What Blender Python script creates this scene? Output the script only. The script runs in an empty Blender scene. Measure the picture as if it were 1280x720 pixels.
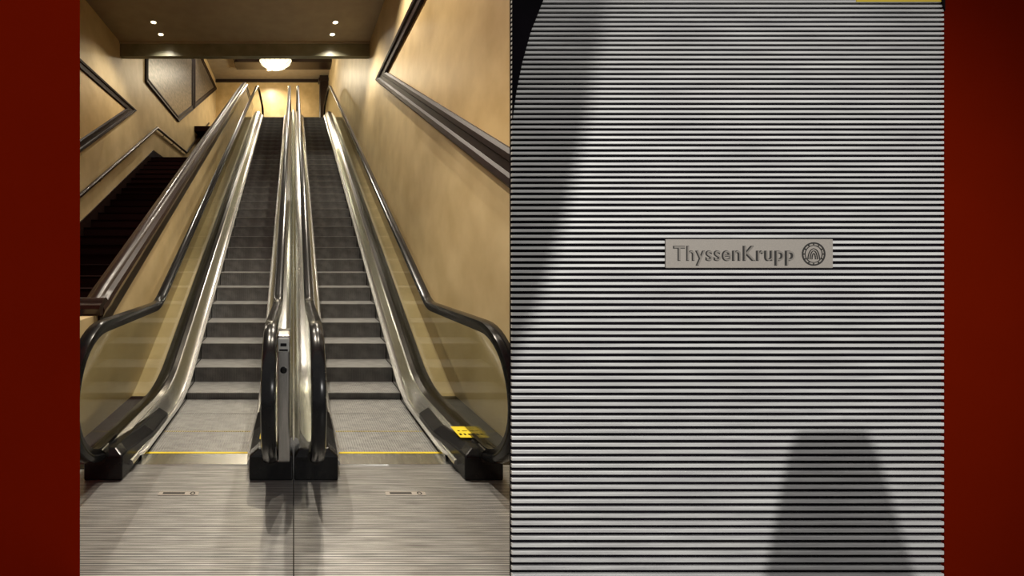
import bpy, bmesh, math, random
from mathutils import Vector
random.seed(3)
H=1.53; F=540.0; PX=367.0; PY=318.0
sc=bpy.context.scene
col=sc.collection

# ---------------------------------------------------------------- materials
def mat(name,c,rough=.5,metal=0.,c2=None,scale=4,stretch=(1,1,1),bump=0.,spec=.5,contrast=(.35,.65),detail=5,emit=None,es=0,coat=0):
    m=bpy.data.materials.new(name); m.use_nodes=True
    nt=m.node_tree; b=nt.nodes['Principled BSDF']
    b.inputs['Base Color'].default_value=(*c,1); b.inputs['Roughness'].default_value=rough
    b.inputs['Metallic'].default_value=metal; b.inputs['Specular IOR Level'].default_value=spec
    b.inputs['Coat Weight'].default_value=coat
    if emit: b.inputs['Emission Color'].default_value=(*emit,1); b.inputs['Emission Strength'].default_value=es
    if c2 is None: c2=tuple(x*.85 for x in c)
    tc=nt.nodes.new('ShaderNodeTexCoord'); mp=nt.nodes.new('ShaderNodeMapping'); mp.inputs['Scale'].default_value=stretch
    n=nt.nodes.new('ShaderNodeTexNoise'); n.inputs['Scale'].default_value=scale; n.inputs['Detail'].default_value=detail
    r=nt.nodes.new('ShaderNodeValToRGB'); r.color_ramp.elements[0].position=contrast[0]; r.color_ramp.elements[1].position=contrast[1]
    r.color_ramp.elements[0].color=(*c,1); r.color_ramp.elements[1].color=(*c2,1)
    L=nt.links.new
    L(tc.outputs['Object'],mp.inputs['Vector']); L(mp.outputs['Vector'],n.inputs['Vector']); L(n.outputs['Fac'],r.inputs['Fac']); L(r.outputs['Color'],b.inputs['Base Color'])
    if bump:
        bp=nt.nodes.new('ShaderNodeBump'); bp.inputs['Strength'].default_value=bump; bp.inputs['Distance'].default_value=.01
        L(n.outputs['Fac'],bp.inputs['Height']); L(bp.outputs['Normal'],b.inputs['Normal'])
    m['r']=r.name
    return m
def add_stripes(m,axis,pitch,dark,duty=.45):
    nt=m.node_tree; L=nt.links.new; b=nt.nodes['Principled BSDF']; r=nt.nodes[m['r']]
    tc=nt.nodes.new('ShaderNodeTexCoord'); s=nt.nodes.new('ShaderNodeSeparateXYZ'); L(tc.outputs['Object'],s.inputs[0])
    mu=nt.nodes.new('ShaderNodeMath'); mu.operation='MULTIPLY'; mu.inputs[1].default_value=1/pitch; L(s.outputs[axis],mu.inputs[0])
    fr=nt.nodes.new('ShaderNodeMath'); fr.operation='FRACT'; L(mu.outputs[0],fr.inputs[0])
    gt=nt.nodes.new('ShaderNodeMath'); gt.operation='LESS_THAN'; gt.inputs[1].default_value=duty; L(fr.outputs[0],gt.inputs[0])
    mx=nt.nodes.new('ShaderNodeMix'); mx.data_type='RGBA'; L(gt.outputs[0],mx.inputs['Factor']); L(r.outputs['Color'],mx.inputs['A']); mx.inputs['B'].default_value=(*dark,1)
    L(mx.outputs['Result'],b.inputs['Base Color'])
PLASTER=mat('gold_plaster',(.61,.475,.265),.42,c2=(.47,.35,.175),scale=2.2,detail=9,bump=.08,contrast=(.3,.7))
PLASTER2=mat('amber_plaster',(.65,.47,.225),.38,c2=(.51,.35,.15),scale=3,detail=9,bump=.08,contrast=(.3,.7))
CEIL=mat('ceiling_paint',(.36,.30,.21),.8,c2=(.32,.265,.19))
BEAM=mat('beam_paint',(.24,.24,.17),.35,c2=(.19,.19,.13))
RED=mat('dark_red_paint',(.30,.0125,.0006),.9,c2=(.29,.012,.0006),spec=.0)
REDR=mat('dark_red_spot_offset',(.130,.0062,.0004),.9,c2=(.125,.006,.0004),spec=.0)  # same red as the left side, colour darkened to cancel the spot's extra light
CARPET=mat('dark_red_carpet',(.020,.005,.005),.95,c2=(.011,.003,.003),scale=60,spec=.1)
WOOD=mat('dark_mahogany',(.022,.011,.009),.3,c2=(.012,.006,.005),scale=6,stretch=(8,1,8),coat=.1)
MOULD=mat('dark_moulding_wood',(.020,.010,.009),.5,c2=(.011,.005,.005),scale=6,stretch=(8,1,8),spec=.2)
STEEL=mat('brushed_steel',(.88,.88,.87),.24,1.,c2=(.52,.52,.51),scale=5,stretch=(40,1,40),contrast=(.3,.7))
STEELV=mat('brushed_steel_post',(.6,.58,.55),.25,1.,c2=(.4,.39,.37),scale=5,stretch=(60,60,1))
BRIGHT=mat('polished_steel',(.95,.95,.93),.25,.7)
BLACK=mat('black_rubber',(.006,.006,.007),.2,c2=(.009,.009,.009),scale=20,spec=.3)
DARKM=mat('dark_anodised_metal',(.05,.045,.04),.22,.8,c2=(.025,.025,.023),scale=4,stretch=(20,1,20))
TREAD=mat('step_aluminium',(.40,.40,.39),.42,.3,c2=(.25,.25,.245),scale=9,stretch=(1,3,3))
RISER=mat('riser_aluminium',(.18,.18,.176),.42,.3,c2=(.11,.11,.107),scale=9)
FLOORP=mat('ribbed_floor_plate',(.64,.635,.615),.36,.5,c2=(.25,.247,.24),scale=3,stretch=(1.2,25,1),contrast=(.3,.72),detail=8)
add_stripes(FLOORP,1,.0125,(.05,.048,.045),.42)
YEL=mat('yellow_plastic',(.85,.66,.03),.45,c2=(.78,.58,.02))
WHITE=mat('grey_label',(.5,.5,.47),.5)
RIB=mat('rib_aluminium',(.88,.88,.86),.42,.25,c2=(.58,.575,.575),scale=3.0,stretch=(1,1,18),contrast=(.3,.7),detail=8)
GROOVE=mat('groove_black',(.004,.0035,.005),.8,c2=(.007,.005,.008),spec=.05)
BADGE=mat('badge_aluminium',(.42,.38,.335),.5,.2,c2=(.35,.32,.285),scale=300)
ENGR=mat('engraved_dark',(.02,.018,.016),.6)
ENGL=mat('engraved_light',(.28,.255,.225),.5,.2)
LAMP=mat('lamp_glow',(1,.9,.7),.5,emit=(1,.82,.5),es=12)
SHADE=mat('chandelier_glass',(1,.93,.75),.4,emit=(1,.88,.62),es=1.7)
PANELD=mat('smoked_panel',(.17,.14,.11),.35,.1,c2=(.055,.045,.036),scale=5,stretch=(1,1,2.5),detail=8)
FABRIC=mat('shadow_flag_fabric',(.30,.02,.02),.8)
def glassmat():
    m=bpy.data.materials.new('clear_balustrade_glass'); m.use_nodes=True; nt=m.node_tree; nt.nodes.clear(); L=nt.links.new
    o=nt.nodes.new('ShaderNodeOutputMaterial'); mx=nt.nodes.new('ShaderNodeMixShader'); t=nt.nodes.new('ShaderNodeBsdfTransparent')
    g=nt.nodes.new('ShaderNodeBsdfGlossy'); lw=nt.nodes.new('ShaderNodeLayerWeight'); lw.inputs['Blend'].default_value=.5
    pw=nt.nodes.new('ShaderNodeMath'); pw.operation='POWER'; pw.inputs[1].default_value=4; L(lw.outputs['Facing'],pw.inputs[0])
    ma=nt.nodes.new('ShaderNodeMath'); ma.operation='MULTIPLY_ADD'; ma.inputs[1].default_value=.5; ma.inputs[2].default_value=.06; L(pw.outputs[0],ma.inputs[0])
    n=nt.nodes.new('ShaderNodeTexNoise'); n.inputs['Scale'].default_value=2
    r=nt.nodes.new('ShaderNodeValToRGB'); r.color_ramp.elements[0].color=(.84,.86,.81,1); r.color_ramp.elements[1].color=(.87,.89,.84,1)
    L(n.outputs['Fac'],r.inputs['Fac']); L(r.outputs['Color'],t.inputs['Color'])
    g.inputs['Roughness'].default_value=.03; L(ma.outputs[0],mx.inputs[0]); L(t.outputs[0],mx.inputs[1]); L(g.outputs[0],mx.inputs[2]); L(mx.outputs[0],o.inputs[0]); return m
GLASS=glassmat()

# ---------------------------------------------------------------- helpers
def empty(name):
    e=bpy.data.objects.new(name,None); e.empty_display_size=.2; col.objects.link(e); return e
def mk(name,v,f,m,parent=None,smooth=False,bevel=0,seg=2):
    me=bpy.data.meshes.new(name); me.from_pydata([tuple(a) for a in v],[],f); me.update()
    bm=bmesh.new(); bm.from_mesh(me); bmesh.ops.recalc_face_normals(bm,faces=bm.faces); bm.to_mesh(me); bm.free()
    for mm in (m if isinstance(m,(list,tuple)) else [m]): me.materials.append(mm)
    o=bpy.data.objects.new(name,me); col.objects.link(o)
    if smooth:
        for p in me.polygons: p.use_smooth=True
        try: me.set_sharp_from_angle(angle=math.radians(40))
        except Exception: pass
    if bevel:
        b=o.modifiers.new('bevel','BEVEL'); b.width=bevel; b.segments=seg; b.limit_method='ANGLE'
    if parent: o.parent=parent
    return o
def box(name,x0,x1,y0,y1,z0,z1,m,parent=None,bevel=0,seg=2):
    v=[(x,y,z) for x in (x0,x1) for y in (y0,y1) for z in (z0,z1)]
    f=[(0,1,3,2),(4,6,7,5),(0,4,5,1),(2,3,7,6),(0,2,6,4),(1,5,7,3)]
    return mk(name,v,f,m,parent,bevel=bevel,seg=seg)
def prismX(name,pts,x0,x1,m,parent=None,bevel=0):   # polygon in (y,z)
    n=len(pts); v=[(x0,a,b) for a,b in pts]+[(x1,a,b) for a,b in pts]
    f=[tuple(range(n)),tuple(range(n,2*n))]+[(i,(i+1)%n,(i+1)%n+n,i+n) for i in range(n)]
    return mk(name,v,f,m,parent,bevel=bevel)
def prismZ(name,pts,z0,z1,m,parent=None,bevel=0):   # polygon in (x,y)
    n=len(pts); v=[(a,b,z0) for a,b in pts]+[(a,b,z1) for a,b in pts]
    f=[tuple(range(n)),tuple(range(n,2*n))]+[(i,(i+1)%n,(i+1)%n+n,i+n) for i in range(n)]
    return mk(name,v,f,m,parent,bevel=bevel)
def prismY(name,pts,y0,y1,m,parent=None,bevel=0):   # polygon in (x,z)
    n=len(pts); v=[(a,y0,b) for a,b in pts]+[(a,y1,b) for a,b in pts]
    f=[tuple(range(n)),tuple(range(n,2*n))]+[(i,(i+1)%n,(i+1)%n+n,i+n) for i in range(n)]
    return mk(name,v,f,m,parent,bevel=bevel)
def sweep(name,path,sec,m,parent=None,smooth=True):  # path (y,z,th) ; sec (x,n)
    n=len(sec); v=[]; f=[]
    for (y,z,t) in path:
        for (x,k) in sec: v.append((x,y-math.sin(t)*k,z+math.cos(t)*k))
    for i in range(len(path)-1):
        for j in range(n):
            a=i*n+j; b=i*n+(j+1)%n; f.append((a,b,b+n,a+n))
    f.append(tuple(range(n))); f.append(tuple(range((len(path)-1)*n,len(path)*n)))
    return mk(name,v,f,m,parent,smooth=smooth)
def tube(name,pts,r,m,parent=None,seg=10):
    cu=bpy.data.curves.new(name,'CURVE'); cu.dimensions='3D'; cu.bevel_depth=r; cu.bevel_resolution=3; cu.use_fill_caps=True
    s=cu.splines.new('POLY'); s.points.add(len(pts)-1)
    for p,q in zip(s.points,pts): p.co=(*q,1)
    o=bpy.data.objects.new(name,cu); col.objects.link(o)
    dg=bpy.context.evaluated_depsgraph_get(); me=bpy.data.meshes.new_from_object(o.evaluated_get(dg)); bpy.data.objects.remove(o)
    me.materials.clear(); me.materials.append(m)
    for p in me.polygons: p.use_smooth=True
    o=bpy.data.objects.new(name,me); col.objects.link(o)
    if parent:o.parent=parent
    return o
def lathe(name,prof,c,m,parent=None,axis='Z',seg=32):
    v=[];f=[];n=len(prof)
    for i in range(seg):
        a=2*math.pi*i/seg
        for r,h in prof:
            if axis=='Z': v.append((c[0]+r*math.cos(a),c[1]+r*math.sin(a),c[2]+h))
            else: v.append((c[0]+r*math.cos(a),c[1]+h,c[2]+r*math.sin(a)))
    for i in range(seg):
        for j in range(n-1):
            a=i*n+j;b=((i+1)%seg)*n+j; f.append((a,a+1,b+1,b))
    return mk(name,v,f,m,parent,smooth=True)
def moulding(name,pts,x,dirx,w,d,m,closed=True,parent=None):
    n=len(pts); prof=[(-.5,0),(-.5,.6),(-.38,1),(-.2,.9),(-.12,.55),(.14,.5),(.22,.8),(.4,.8),(.5,.45),(.5,0)]
    v=[];f=[];k=len(prof); P=[Vector(p) for p in pts]
    for i in range(n):
        a=P[i-1] if (closed or i>0) else None; b=P[(i+1)%n] if (closed or i<n-1) else None
        d1=(P[i]-a).normalized() if a is not None else (b-P[i]).normalized()
        d2=(b-P[i]).normalized() if b is not None else d1
        n1=Vector((-d1.y,d1.x)); n2=Vector((-d2.y,d2.x)); mi=(n1+n2).normalized(); s=1/max(.25,mi.dot(n1))
        for (a_,h) in prof:
            q=P[i]+mi*(a_*w*s); v.append((x+dirx*h*d,q.x,q.y))
    rng=n if closed else n-1
    for i in range(rng):
        for j in range(k-1):
            a=i*k+j;b=((i+1)%n)*k+j; f.append((a,a+1,b+1,b))
    return mk(name,v,f,m,parent)

# ---------------------------------------------------------------- escalator path
A=math.radians(30)
def nosepath(y0=3.0,y1=18.5,off=0.):
    pts=[]
    def add(y,z,t): pts.append((y-math.sin(t)*off,z+math.cos(t)*off,t))
    R=1.5; yc=4.06
    k=6
    for i in range(k): add(y0+(yc-y0)*i/k,0,0)
    for i in range(9): t=A*i/8; add(yc+R*math.sin(t),R-R*math.cos(t),t)
    ya=yc+R*math.sin(A); za=R-R*math.cos(A)
    R2=1.6; zt=6.7
    yb_corner=ya+(zt-za)/math.tan(A); ysb=yb_corner-R2*math.tan(A/2)*math.cos(A); zsb=zt-R2*math.tan(A/2)*math.sin(A)
    for i in range(1,24): q=i/24; add(ya+(ysb-ya)*q,za+(zsb-za)*q,A)
    yf=yb_corner+R2*math.tan(A/2)
    for i in range(9): t=A*(1-i/8); add(yf-R2*math.sin(t),zt-R2+R2*math.cos(t),t)
    for i in range(1,5): add(yf+(y1-yf)*i/4,zt,0)
    return pts
def hr_path():
    off=1.05; r=.44; mid=nosepath(2.98,18.0,off); p=[]
    p.append((3.15,off-2*r,math.pi))
    for i in range(0,25):
        t=math.pi*(1-i/24); 
        p.append((2.98-math.sin(t)*r, off-r+math.cos(t)*r, t))
    p+=mid[1:]
    ye,ze=mid[-1][0],mid[-1][1]
    for i in range(1,17):
        t=-math.pi*i/16; p.append((ye-math.sin(t)*r, ze-r+math.cos(t)*r,t))
    return p
HP=hr_path()

def step_mesh():
    N=40; w=.79; p=w/N; v=[];f=[];mi=[]
    ris=[(0,0),(.003,-.010),(.014,-.05),(.022,-.10),(.026,-.15),(.028,-.21)]
    xs=[]
    for i in range(N):
        x=-w/2+i*p; xs+= [(x,0),(x+p*.5,0),(x+p*.5,1),(x+p,1)]
    prof=[(0.405,0)]+ris
    def pos(x,g,k):
        y,z=prof[k]; d=.007 if g else 0
        if k==0: return (x,y,z-d)
        if k==1: return (x,y+d*.6,z-d)
        return (x,y+d,z)
    n=len(prof)
    for x,g in xs:
        for k in range(n): v.append(pos(x,g,k))
    for i in range(len(xs)-1):
        for k in range(n-1):
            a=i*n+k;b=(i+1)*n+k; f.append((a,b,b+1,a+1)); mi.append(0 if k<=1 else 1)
    me=bpy.data.meshes.new('step'); me.from_pydata(v,[],f); me.materials.append(TREAD); me.materials.append(RISER)
    for q,i in zip(me.polygons,mi): q.material_index=i
    me.update(); return me
STEP=step_mesh()
def path_at(path,s):
    acc=0
    for (a,b) in zip(path[:-1],path[1:]):
        l=math.hypot(b[0]-a[0],b[1]-a[1])
        if acc+l>=s: q=(s-acc)/l; return a[0]+(b[0]-a[0])*q,a[1]+(b[1]-a[1])*q
        acc+=l
    return None
def balustrade(E,tag,c,m,central):
    X=lambda u:c+m*u
    S=lambda l:[(X(u),n) for u,n in l]
    base=nosepath(3.05,18.2); basel=nosepath(3.22,18.0)
    sweep(tag+'_handrail',HP,S([(-.044,-.014),(-.046,.006),(-.038,.024),(-.016,.032),(.016,.032),(.038,.024),(.046,.006),(.044,-.014),(.030,-.020),(-.030,-.020)]),BLACK,E)
    sweep(tag+'_handrail_guide',HP,S([(-.022,-.018),(.022,-.018),(.022,-.055),(-.022,-.055)]),DARKM,E)
    hp=[(y-math.sin(t)*-.04,z+math.cos(t)*-.04) for y,z,t in HP]
    dp=[(y,z) for y,z,t in nosepath(3.0,18.0,.15)]
    prismX(tag+'_glass_panel',hp+dp[::-1],X(-.005),X(.005),GLASS,E)
    sweep(tag+'_skirt_panel',basel,S([(-.18,.055),(-.176,.055),(-.176,-.2),(-.18,-.2)]),STEEL,E)
    sweep(tag+'_inner_deck',base,S([(-.18,.05),(-.172,.075),(-.120,.10),(-.085,.165),(-.06,.178),(-.06,.14),(-.17,.04)]),STEEL,E)
    sweep(tag+'_deck_edge',base,S([(-.062,.185),(-.02,.20),(-.02,.12),(-.062,.12)]),DARKM,E)
    dd=[(-.02,.20),(.05,.20),(.10,.185),(.10,-.3),(-.02,-.3)]
    sweep(tag+'_outer_deck',base,S(dd),STEEL if central else DARKM,E)
    sweep(tag+'_skirt_edge_strip',nosepath(3.30,18),S([(-.205,.045),(-.190,.062),(-.18,.05),(-.185,.028)]),BRIGHT,E)
    tube(tag+'_skirt_strip_end',[(X(-.193),3.34,.047),(X(-.185),3.24,.05),(X(-.165),3.17,.06),(X(-.14),3.15,.075)],.012,BRIGHT,E)
    ob=.145 if central else .11
    pts=[(X(-.15),2.92),(X(-.155),3.0),(X(-.178),3.5),(X(-.178),3.9),(X(ob),3.9),(X(ob),2.92)]
    v=[(x,y,-.0) for x,y in pts]+[(x,y,.165 if y<3.3 else .10) for x,y in pts]
    ins=[(X(-.09),2.96),(X(-.09),3.05),(X(-.10),3.5),(X(-.10),3.9),(X(ob-.03),3.9),(X(ob-.03),2.96)]
    v+= [(x,y,.205 if y<3.4 else .15) for x,y in ins]
    f=[tuple(range(6)),tuple(range(12,18))]
    for k in (0,6):
        for i in range(6): j=(i+1)%6; f.append((k+i,k+j,k+j+6,k+i+6))
    mk(tag+'_newel_base',v,f,BLACK,E,bevel=.012,seg=3)
    tube(tag+'_rail_entry_collar',[(X(0),3.0,.17),(X(0),2.90,.17)],.055,DARKM,E)
    box(tag+'_upper_newel_base',min(X(-.16),X(.11)),max(X(-.16),X(.11)),17.6,18.3,6.7,6.92,DARKM,E,bevel=.02)
def escalator(s):
    E=empty('escalator'); xc=.73*s
    balustrade(E,'outer',xc+.58*s,s,False)
    balustrade(E,'inner',xc-.58*s,-s,True)
    path=nosepath(3.33,17.6); i=0
    while True:
        q=path_at(path,.02+.4*i)
        if q is None: break
        o=bpy.data.objects.new('step_%d'%(i+1),STEP); o.location=(xc,q[0],q[1]); o.parent=E; col.objects.link(o)
        i+=1
    box('comb_plate',xc-.42,xc+.42,3.14,3.312,-.03,.004,STEEL,E)
    box('comb_yellow_line',xc-.40,xc+.40,3.312,3.335,-.02,.006,YEL,E)
    q=path_at(path,.42)
    box('step_yellow_edge',xc-.39,xc+.39,q[0]-.010,q[0]-.004,q[1]-.01,q[1]-.0005,YEL,E)
    sweep('truss_body',nosepath(3.4,18),[(xc-.40,-.26),(xc+.40,-.26),(xc+.40,-.5),(xc-.40,-.5)],BLACK,E)
    return E
EL=escalator(-1); ER=escalator(1)
cp=nosepath(3.0,18.1)
sweep('centre_cover',cp,[(-.045,-.2),(-.045,.215),(-.03,.25),(-.008,.262),(-.004,.24),(.004,.24),(.008,.262),(.03,.25),(.045,.215),(.045,-.2)],STEEL,EL)
def post(E,x0,x1,tag,key):
    y0=2.80
    pts=[(y0,.18),(y0,.96),(y0+.02,1.0),(y0+.07,1.02),(y0+.30,1.0),(y0+.34,.18)]
    prismX(tag+'_column',pts,x0,x1,STEELV,E,bevel=.012)
    xm=(x0+x1)/2
    if key:
        lathe(tag+'_key_bezel',[(0,-.004),(.014,-.006),(.022,-.004),(.023,.004)],(xm,y0,.78),BLACK,E,'Y')
        lathe(tag+'_key_slot',[(0,-.012),(.008,-.012),(.009,-.004)],(xm,y0,.78),DARKM,E,'Y')
        box(tag+'_sensor_housing',xm-.036,xm+.036,y0-.006,y0+.002,.90,.985,WHITE,E,bevel=.004)
        box(tag+'_sensor_window',xm-.02,xm+.02,y0-.009,y0-.005,.935,.955,BLACK,E)
        box(tag+'_sensor_tag',xm-.028,xm+.028,y0-.009,y0-.005,.905,.917,BLACK,E)
post(EL,-.108,-.022,'key_switch',True)
def sticker(E,x0,x1,y0,y1,z,tag):
    box(tag,x0,x1,y0,y1,z,z+.003,YEL,E)
    w_=x1-x0
    for i,(a,b,c_,d_) in enumerate(((.12,.28,.2,.34),(.42,.56,.2,.34),(.7,.86,.2,.32),(.2,.36,.55,.62),(.5,.85,.55,.59))):
        box(tag+'_print_%d'%i,x0+w_*a,x0+w_*b,y0+(y1-y0)*c_,y0+(y1-y0)*d_,z+.003,z+.0042,BLACK,E)
sticker(ER,1.205,1.315,3.12,3.32,.205,'safety_sticker')
sticker(EL,-.245,-.19,3.1,3.24,.205,'safety_sticker')

# ---------------------------------------------------------------- room shell
WX=1.75; LX=-4.0; D=2.04
box('floor',-6,6,-5,3.14,-.2,-.001,FLOORP)
box('floor',-4,-1.42,3.14,5.0,-.2,-.001,CARPET)
box('floor',1.43,WX,3.14,5.0,-.2,-.001,DARKM)
box('floor',-.28,.28,3.14,3.6,-.2,-.002,DARKM)
box('floor',LX,5.5,17.4,22.3,6.5,6.699,CARPET)
box('trim_1',-.003,.003,1.2,3.1,-.002,.0012,DARKM)
box('trim_2',-6,-1.43,3.08,3.14,-.001,.004,DARKM)
box('wall_right',WX,WX+.2,2.2,21.9,-1,10.6,PLASTER)
box('wall_left',LX-.2,LX,2.2,22.4,-1,10.6,PLASTER)
box('wall_back',LX-.2,5.5,22.2,22.4,6.5,10.6,PLASTER2)
box('ceiling',LX,WX,2.2,9.95,6.42,6.6,CEIL)
box('ceiling',LX,5.5,10.1,22.2,10.5,10.7,CEIL)
box('trim_3',LX,WX,9.95,10.1,6.10,10.6,BEAM)
box('trim_4',LX,WX,9.90,9.95,6.38,6.42,CEIL)
wl=-(PX-100)*D/F; wr=(640-PX)*D/F; rr=(1180-PX)*D/F
prismZ('border_wall_left',[(wl,D),(wl-.12,2.2),(-4.6,2.2),(-4.6,D)],0,6.6,RED)  # flat red side border built as a standing wall, not part of the hall
prismZ('border_wall_right',[(wr+.002,D+.024),(wr+.12,2.2),(5.6,2.2),(5.6,D),(rr+.001,D),(rr+.001,D+.024)],0,6.6,REDR)  # right-hand red border, likewise built up as a wall
box('light_block_lintel',wl-.1,wr+.1,D+.01,2.2,3.2,6.6,RED)  # unseen, added to keep ambient light from leaking into the hall
def capz(y): return 1.05+.562*(y-3.9)
prismX('wall_divider',[(3.2,-.1),(3.2,.99),(3.95,.99),(15.9,capz(15.9)-.03),(18.2,capz(15.9)-.03),(18.2,6.4),(15,5.8),(5.2,-.1)],-1.86,-1.75,PLASTER)
lp=nosepath(4.0,17.5)
sweep('wall_ledge_right',lp,[(1.42,-.4),(1.42,-.12),(WX-.002,-.12),(WX-.002,-.4)],PLASTER)
sweep('wall_ledge_left',lp,[(-1.42,-.4),(-1.42,-.12),(-WX+.002,-.12),(-WX+.002,-.4)],PLASTER)
S=empty('stair_balustrade_rail')
t=math.atan(.562)
capp=[(3.86,capz(3.86)-.0,0),(3.96,capz(3.96)-.01,t*.6),(4.1,capz(4.1),t)]+[(y,capz(y),t) for y in (7,10,13,15.7)]+[(15.95,capz(15.9),t*.4),(18.3,capz(15.9)+.0,0)]
cx=-1.805
sec=[(cx-.10,-.06),(cx-.12,.0),(cx-.105,.035),(cx-.06,.05),(cx-.045,.075),(cx-.02,.09),(cx+.02,.09),(cx+.045,.075),(cx+.06,.05),(cx+.105,.035),(cx+.12,0),(cx+.10,-.06)]
sweep('cap_rail',capp,sec,WOOD,S)
sweep('cap_apron',[(y,z,t_) for y,z,t_ in capp],[(cx-.075,-.20),(cx-.075,-.05),(cx+.075,-.05),(cx+.075,-.20)],WOOD,S)
v=[];f=[]
n=len(sec)
for x in (-1.70,-2.7):
    for (a,k) in sec: v.append((x,3.9+(a-cx),1.05+k))
f=[(j,(j+1)%n,(j+1)%n+n,j+n) for j in range(n)]+[tuple(range(n)),tuple(range(n,2*n))]
mk('cap_return',v,f,WOOD,S,smooth=True)
box('cap_return_apron',-2.7,-1.87,3.84,3.96,.0,1.0,WOOD,S)
st=[(4.9,-.1)];y=4.9;z=0
while z<4.25-.01:
    st.append((y,z));z+=.17;st.append((y,z));st.append((y-.02,z));y+=.30
y1=15.8
st.append((y1,z))
y=y1
while z<6.7-.05:
    z+=.17;st.append((y,z));y+=.30
    st.append((y,z))
st.append((y,z-.5)); st.append((15.8,z-3.2)); st.append((12.4,z-3.2))
prismX('staircase',st,LX+.002,-1.862,CARPET)
prismX('baseboard_left',[(4.7,0),(4.7,.25),(12.3,4.5),(15.8,4.5),(19.8,6.9),(19.8,6.6),(15.9,4.2),(12.4,4.2),(5,0)],LX,LX+.02,WOOD)
wr_=[(LX+.08,yy,zz) for yy,zz in ((5.2,1.05),(12.4,5.16),(15.8,5.25),(20,7.6))]
HR=empty('wall_handrail'); tube('rail',wr_,.04,WOOD,HR)
for (a,b) in zip(wr_[:-1],wr_[1:]):
    for q in (.2,.5,.8):
        p=[a[i]+(b[i]-a[i])*q for i in range(3)]
        tube('bracket',[(LX,p[1],p[2]-.08),(LX+.06,p[1],p[2]-.08),(LX+.08,p[1],p[2])],.012,DARKM,HR)
moulding('trim_5',[(8.5,5.03),(2.25,5.03),(2.25,1.56)],WX,-1,.27,.07,MOULD)
prismX('wall_panel_right',[(8.45,5.02),(2.25,5.02),(2.25,1.6)],WX-.012,WX+.01,PLASTER2)
moulding('trim_6',[(10.6,5.08),(5.2,5.08),(5.2,1.84)],LX,1,.20,.05,MOULD)
prismX('wall_panel_left',[(10.55,5.07),(5.2,5.07),(5.2,1.9)],LX-.01,LX+.012,PLASTER2)
pa=[(11.7,6.25),(14.9,6.2),(17,7.3),(17,9.6),(11.7,9.6)]; pb=[(17.35,7.5),(22,10.0),(17.35,10.0)]
for i,pp in enumerate((pa,pb)):
    moulding('trim_%d'%(7+i),pp,LX,1,.2,.06,MOULD)
    prismX('wall_mirror_panel',pp,LX-.01,LX+.015,PANELD)
box('trim_9',-2.7,1.75,19.7,20.5,10.3,10.5,WOOD)
box('trim_10',-2.75,-2.55,12,20.5,10.38,10.5,WOOD)
box('trim_11',LX,5.5,22.1,22.2,10.36,10.5,WOOD)
K=empty('dark_column'); box('shaft',1.3,1.74,21.6,22.0,6.9,10.5,WOOD,K,bevel=.03); box('base',1.25,1.749,21.55,22.05,6.7,6.95,WOOD,K,bevel=.02); box('capital',1.25,1.749,21.55,22.05,10.2,10.36,WOOD,K,bevel=.02)
C=empty('chandelier'); cc=(-.8,19.2,10.05)
lathe('bowl',[(0,-.25),(.25,-.23),(.5,-.15),(.66,-.03),(.72,.08),(.70,.10),(0,.10)],cc,SHADE,C)
lathe('rim',[(.70,.06),(.75,.07),(.75,.12),(.70,.12)],cc,DARKM,C)
lathe('stem',[(.04,.1),(.04,.4),(.15,.42),(.15,.45)],cc,DARKM,C)
for i in range(16):
    a=2*math.pi*i/16
    tube('bowl_rib',[(cc[0]+r*math.cos(a),cc[1]+r*math.sin(a),cc[2]+h) for r,h in ((.1,-.25),(.5,-.16),(.67,-.03),(.73,.08))],.01,DARKM,C)

def down(x,y,z,w,ang=100,r=.05,colr=(1,.89,.73),tx=0,ty=0,blend=.6,soft=.05):
    E=empty('downlight')
    lathe('trim_ring',[(r*1.0,-.004),(r*1.4,-.012),(r*1.6,-.002),(r*1.6,.01)],(x,y,z),BRIGHT,E)
    lathe('lamp_lens',[(0,-.002),(r,-.002)],(x,y,z),LAMP,E)
    l=bpy.data.lights.new('spot','SPOT'); l.energy=w; l.color=colr; l.spot_size=math.radians(ang); l.spot_blend=blend; l.shadow_soft_size=soft
    o=bpy.data.objects.new('lamp',l); o.location=(x,y,z-.03); o.rotation_euler=(math.radians(ty),math.radians(tx),0); col.objects.link(o); o.parent=E
Z=6.418
down(-.65,3.85,Z,980,80,soft=.035)
down(.95,3.7,Z,380,100)
down(.9,6.4,Z,430,120)
down(-.9,6.0,Z,240,120)
down(-2.95,9.1,Z,110,130,r=.05)
down(.88,9.1,Z,150,130,r=.05)
down(-2.95,9.6,Z,60,130,r=.05)
down(.86,9.6,Z,90,130,r=.05)
down(-.9,12,10.49,340,120)
down(.9,12,10.49,280,120)
down(-.5,15.5,10.49,240,120)
down(-3,17,10.49,220,130)
down(.6,17.5,10.49,200,130)
down(-1.2,21.0,10.49,420,150,r=.08)
pl=bpy.data.lights.new('bulb','POINT'); pl.energy=210; pl.color=(1,.86,.6); pl.shadow_soft_size=.3
o=bpy.data.objects.new('bulb',pl); o.location=(cc[0],cc[1],cc[2]-.6); col.objects.link(o); o.parent=C

for px in (223,507):
    x=(px-PX)*2.76/F; B=empty('floor_name_plate')
    box('plate',x-.128,x+.128,2.745,2.785,-.001,.002,BADGE,B,bevel=.001)
    box('plate_lettering',x-.10,x+.04,2.755,2.775,.002,.003,ENGR,B)
    lathe('plate_emblem',[(.008,.002),(.015,.0032),(.017,.002)],(x+.09,2.765,0),ENGR,B)

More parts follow.
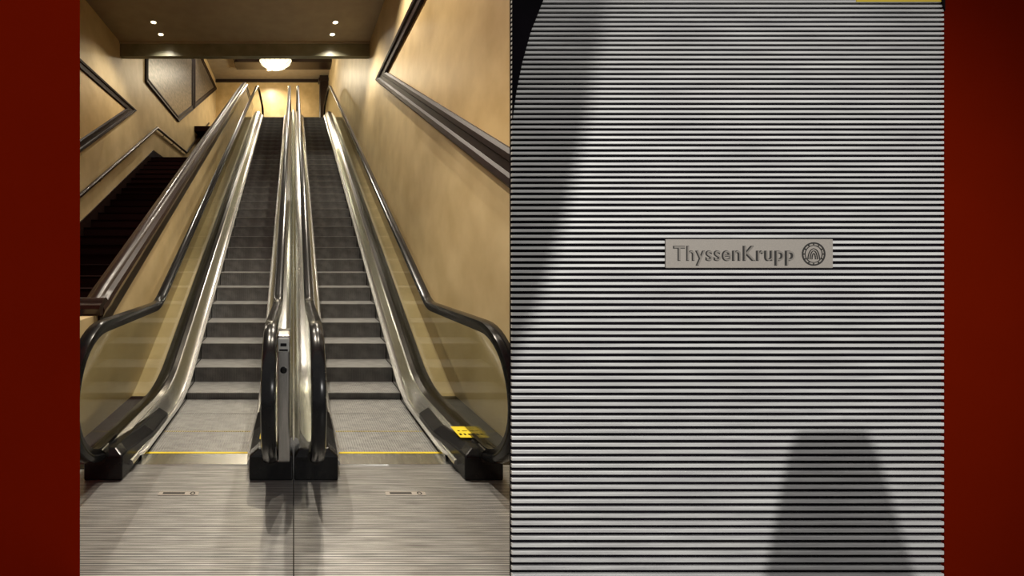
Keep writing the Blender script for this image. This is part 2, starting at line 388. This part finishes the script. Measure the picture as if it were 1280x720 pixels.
# ---------------------------------------------------------------- ribbed metal display plate
R=empty('ribbed_metal_plate'); k=D/F
def pz(py): return H+(PY-py)*k
def pxx(px): return (px-PX)*k
box('backing',wr,rr,D+.010,D+.022,0,pz(-12),GROOVE,R)
v=[];f=[]
py=722.
while py>-8:
    pitch=5.6+ (py/720.)*3.9
    hgt=pitch*.50
    z1=pz(py-hgt);z0=max(pz(py),0.0)
    b=len(v)
    c=.15*(z1-z0)
    for x in (wr,rr):
        v+=[(x,D+.012,z0),(x,D+.001,z0),(x,D,z0+c),(x,D,z1-c),(x,D+.001,z1),(x,D+.012,z1)]
    for j in range(5): f.append((b+j,b+j+1,b+j+7,b+j+6))
    f.append(tuple(b+j for j in range(6))); f.append(tuple(b+6+j for j in range(6)))
    py-=pitch
mk('ribs',v,f,RIB,R)
box('yellow_edge',pxx(1070),rr,D-.002,D+.004,pz(2.5),pz(-4),YEL,R)
prismY('rubber_corner',[(pxx(a),pz(b)) for a,b in ((640,-12),(682,-12),(679,0),(663,40),(652,80),(645,115),(640.2,150))],D-.004,D+.001,GROOVE,R)
prismY('rubber_corner_right',[(pxx(a),pz(b)) for a,b in ((1180,-12),(1172,-12),(1176,2),(1180,14))],D-.004,D+.001,GROOVE,R)
box('badge',pxx(831),pxx(1039.5),D-.006,D+.002,pz(335),pz(299),BADGE,R,bevel=.003,seg=3)
def text(tx,px,py,size,m,off,ext,yy,name):
    cu=bpy.data.curves.new(name,'FONT'); cu.body=tx; cu.size=size; cu.offset=off; cu.extrude=ext; cu.space_character=1.08
    o=bpy.data.objects.new(name,cu); col.objects.link(o)
    dg=bpy.context.evaluated_depsgraph_get(); me=bpy.data.meshes.new_from_object(o.evaluated_get(dg)); bpy.data.objects.remove(o)
    me.materials.clear(); me.materials.append(m)
    w=max(a.co.x for a in me.vertices)-min(a.co.x for a in me.vertices)
    o=bpy.data.objects.new(name,me); col.objects.link(o); o.parent=R
    o.rotation_euler=(math.pi/2,0,0); o.location=(pxx(px),yy,pz(py)); s=(150*k)/w; o.scale=(s,s*1.08,1)
    return o
text('ThyssenKrupp',840,325.5,.1,ENGR,.0024,.0004,D-.0066,'badge_lettering_outline')
text('ThyssenKrupp',840.5,325.5,.1,ENGL,-.0004,.0004,D-.0074,'badge_lettering')
ex,ez=pxx(1015),pz(317.5)
def ring(r,w,tag,yy=D-.006,cx_=0,cz_=0,m=ENGR):
    lathe(tag,[(r-w,0),(r-w,-.0012),(r+w,-.0012),(r+w,0)],(ex+cx_,yy,ez+cz_),m,R,'Y',40)
ring(.052,.0035,'emblem_ring_outer'); ring(.040,.0018,'emblem_ring_inner')
for i in range(12):
    a=2*math.pi*i/12; tube('emblem_spoke',[(ex+r*math.cos(a),D-.0065,ez+r*math.sin(a)) for r in (.043,.050)],.0028,ENGR,R)
for tg,w_,h_ in (('a',.027,.050),('b',.017,.040),('c',.008,.028)):
    tube('emblem_arch_'+tg,[(ex+w_*math.cos(a),D-.007,ez-.025+h_*math.sin(a)) for a in [math.pi*i/16 for i in range(17)]],.0018,ENGR,R)

def spot(name,loc,tgt,w,ang,colr=(1,.97,.92),soft=.1,blend=.7):
    l=bpy.data.lights.new(name,'SPOT'); l.energy=w; l.spot_size=math.radians(ang); l.spot_blend=blend; l.color=colr; l.shadow_soft_size=soft
    o=bpy.data.objects.new(name,l); o.location=loc; o.rotation_euler=(Vector(tgt)-Vector(loc)).to_track_quat('-Z','Y').to_euler(); col.objects.link(o)
spot('added_plate_spot',(2.6,-3.0,2.6),(2.1,2.04,1.1),640,48,soft=.04,blend=.9)  # added lamp without a fixture, lights the ribbed plate and throws its shadows
B=empty('shadow_flag')  # invented flag behind the camera, shaped to cast the plate's upper-left shadow
prismY('flag_blocker',[(1.75,1.45),(1.90,1.86),(1.98,2.05),(2.03,2.22),(2.07,2.40),(2.115,2.70),(2.08,2.95),(1.95,3.08),(1.75,3.1)],-.805,-.80,FABRIC,B)
tube('pole',[(1.74,-.8,.03),(1.74,-.8,3.0),(1.78,-.8,3.1),(1.95,-.8,3.1)],.012,DARKM,B)
lathe('foot',[(0,.04),(.1,.035),(.2,.01),(.2,0),(0,0)],(1.74,-.8,0),DARKM,B)
B=empty('shadow_pedestal')  # invented shape out of view, outline set to cast the plate's lower-right shadow
prismY('body',[(2.36,.04),(2.38,1.10),(2.40,1.20),(2.45,1.46),(2.475,1.515),(2.66,1.52),(2.69,1.46),(2.77,1.20),(2.80,1.1),(2.82,.04)],-.28,-.12,DARKM,B,bevel=.01)
box('plinth',2.32,2.86,-.34,-.06,0,.04,DARKM,B,bevel=.01)

w=bpy.data.worlds.new('lobby_ambient'); w.use_nodes=True; sc.world=w
w.node_tree.nodes['Background'].inputs[0].default_value=(1,.97,.94,1); w.node_tree.nodes['Background'].inputs[1].default_value=.37
cam=bpy.data.cameras.new('camera'); co=bpy.data.objects.new('camera',cam); col.objects.link(co)
co.location=(0,0,H); co.rotation_euler=(math.pi/2,0,0); cam.sensor_width=36; cam.lens=F/1280*36
cam.shift_x=(640-PX)/1280; cam.shift_y=-(360-PY)/1280; cam.clip_end=100
sc.camera=co
sc.view_settings.view_transform='Standard'
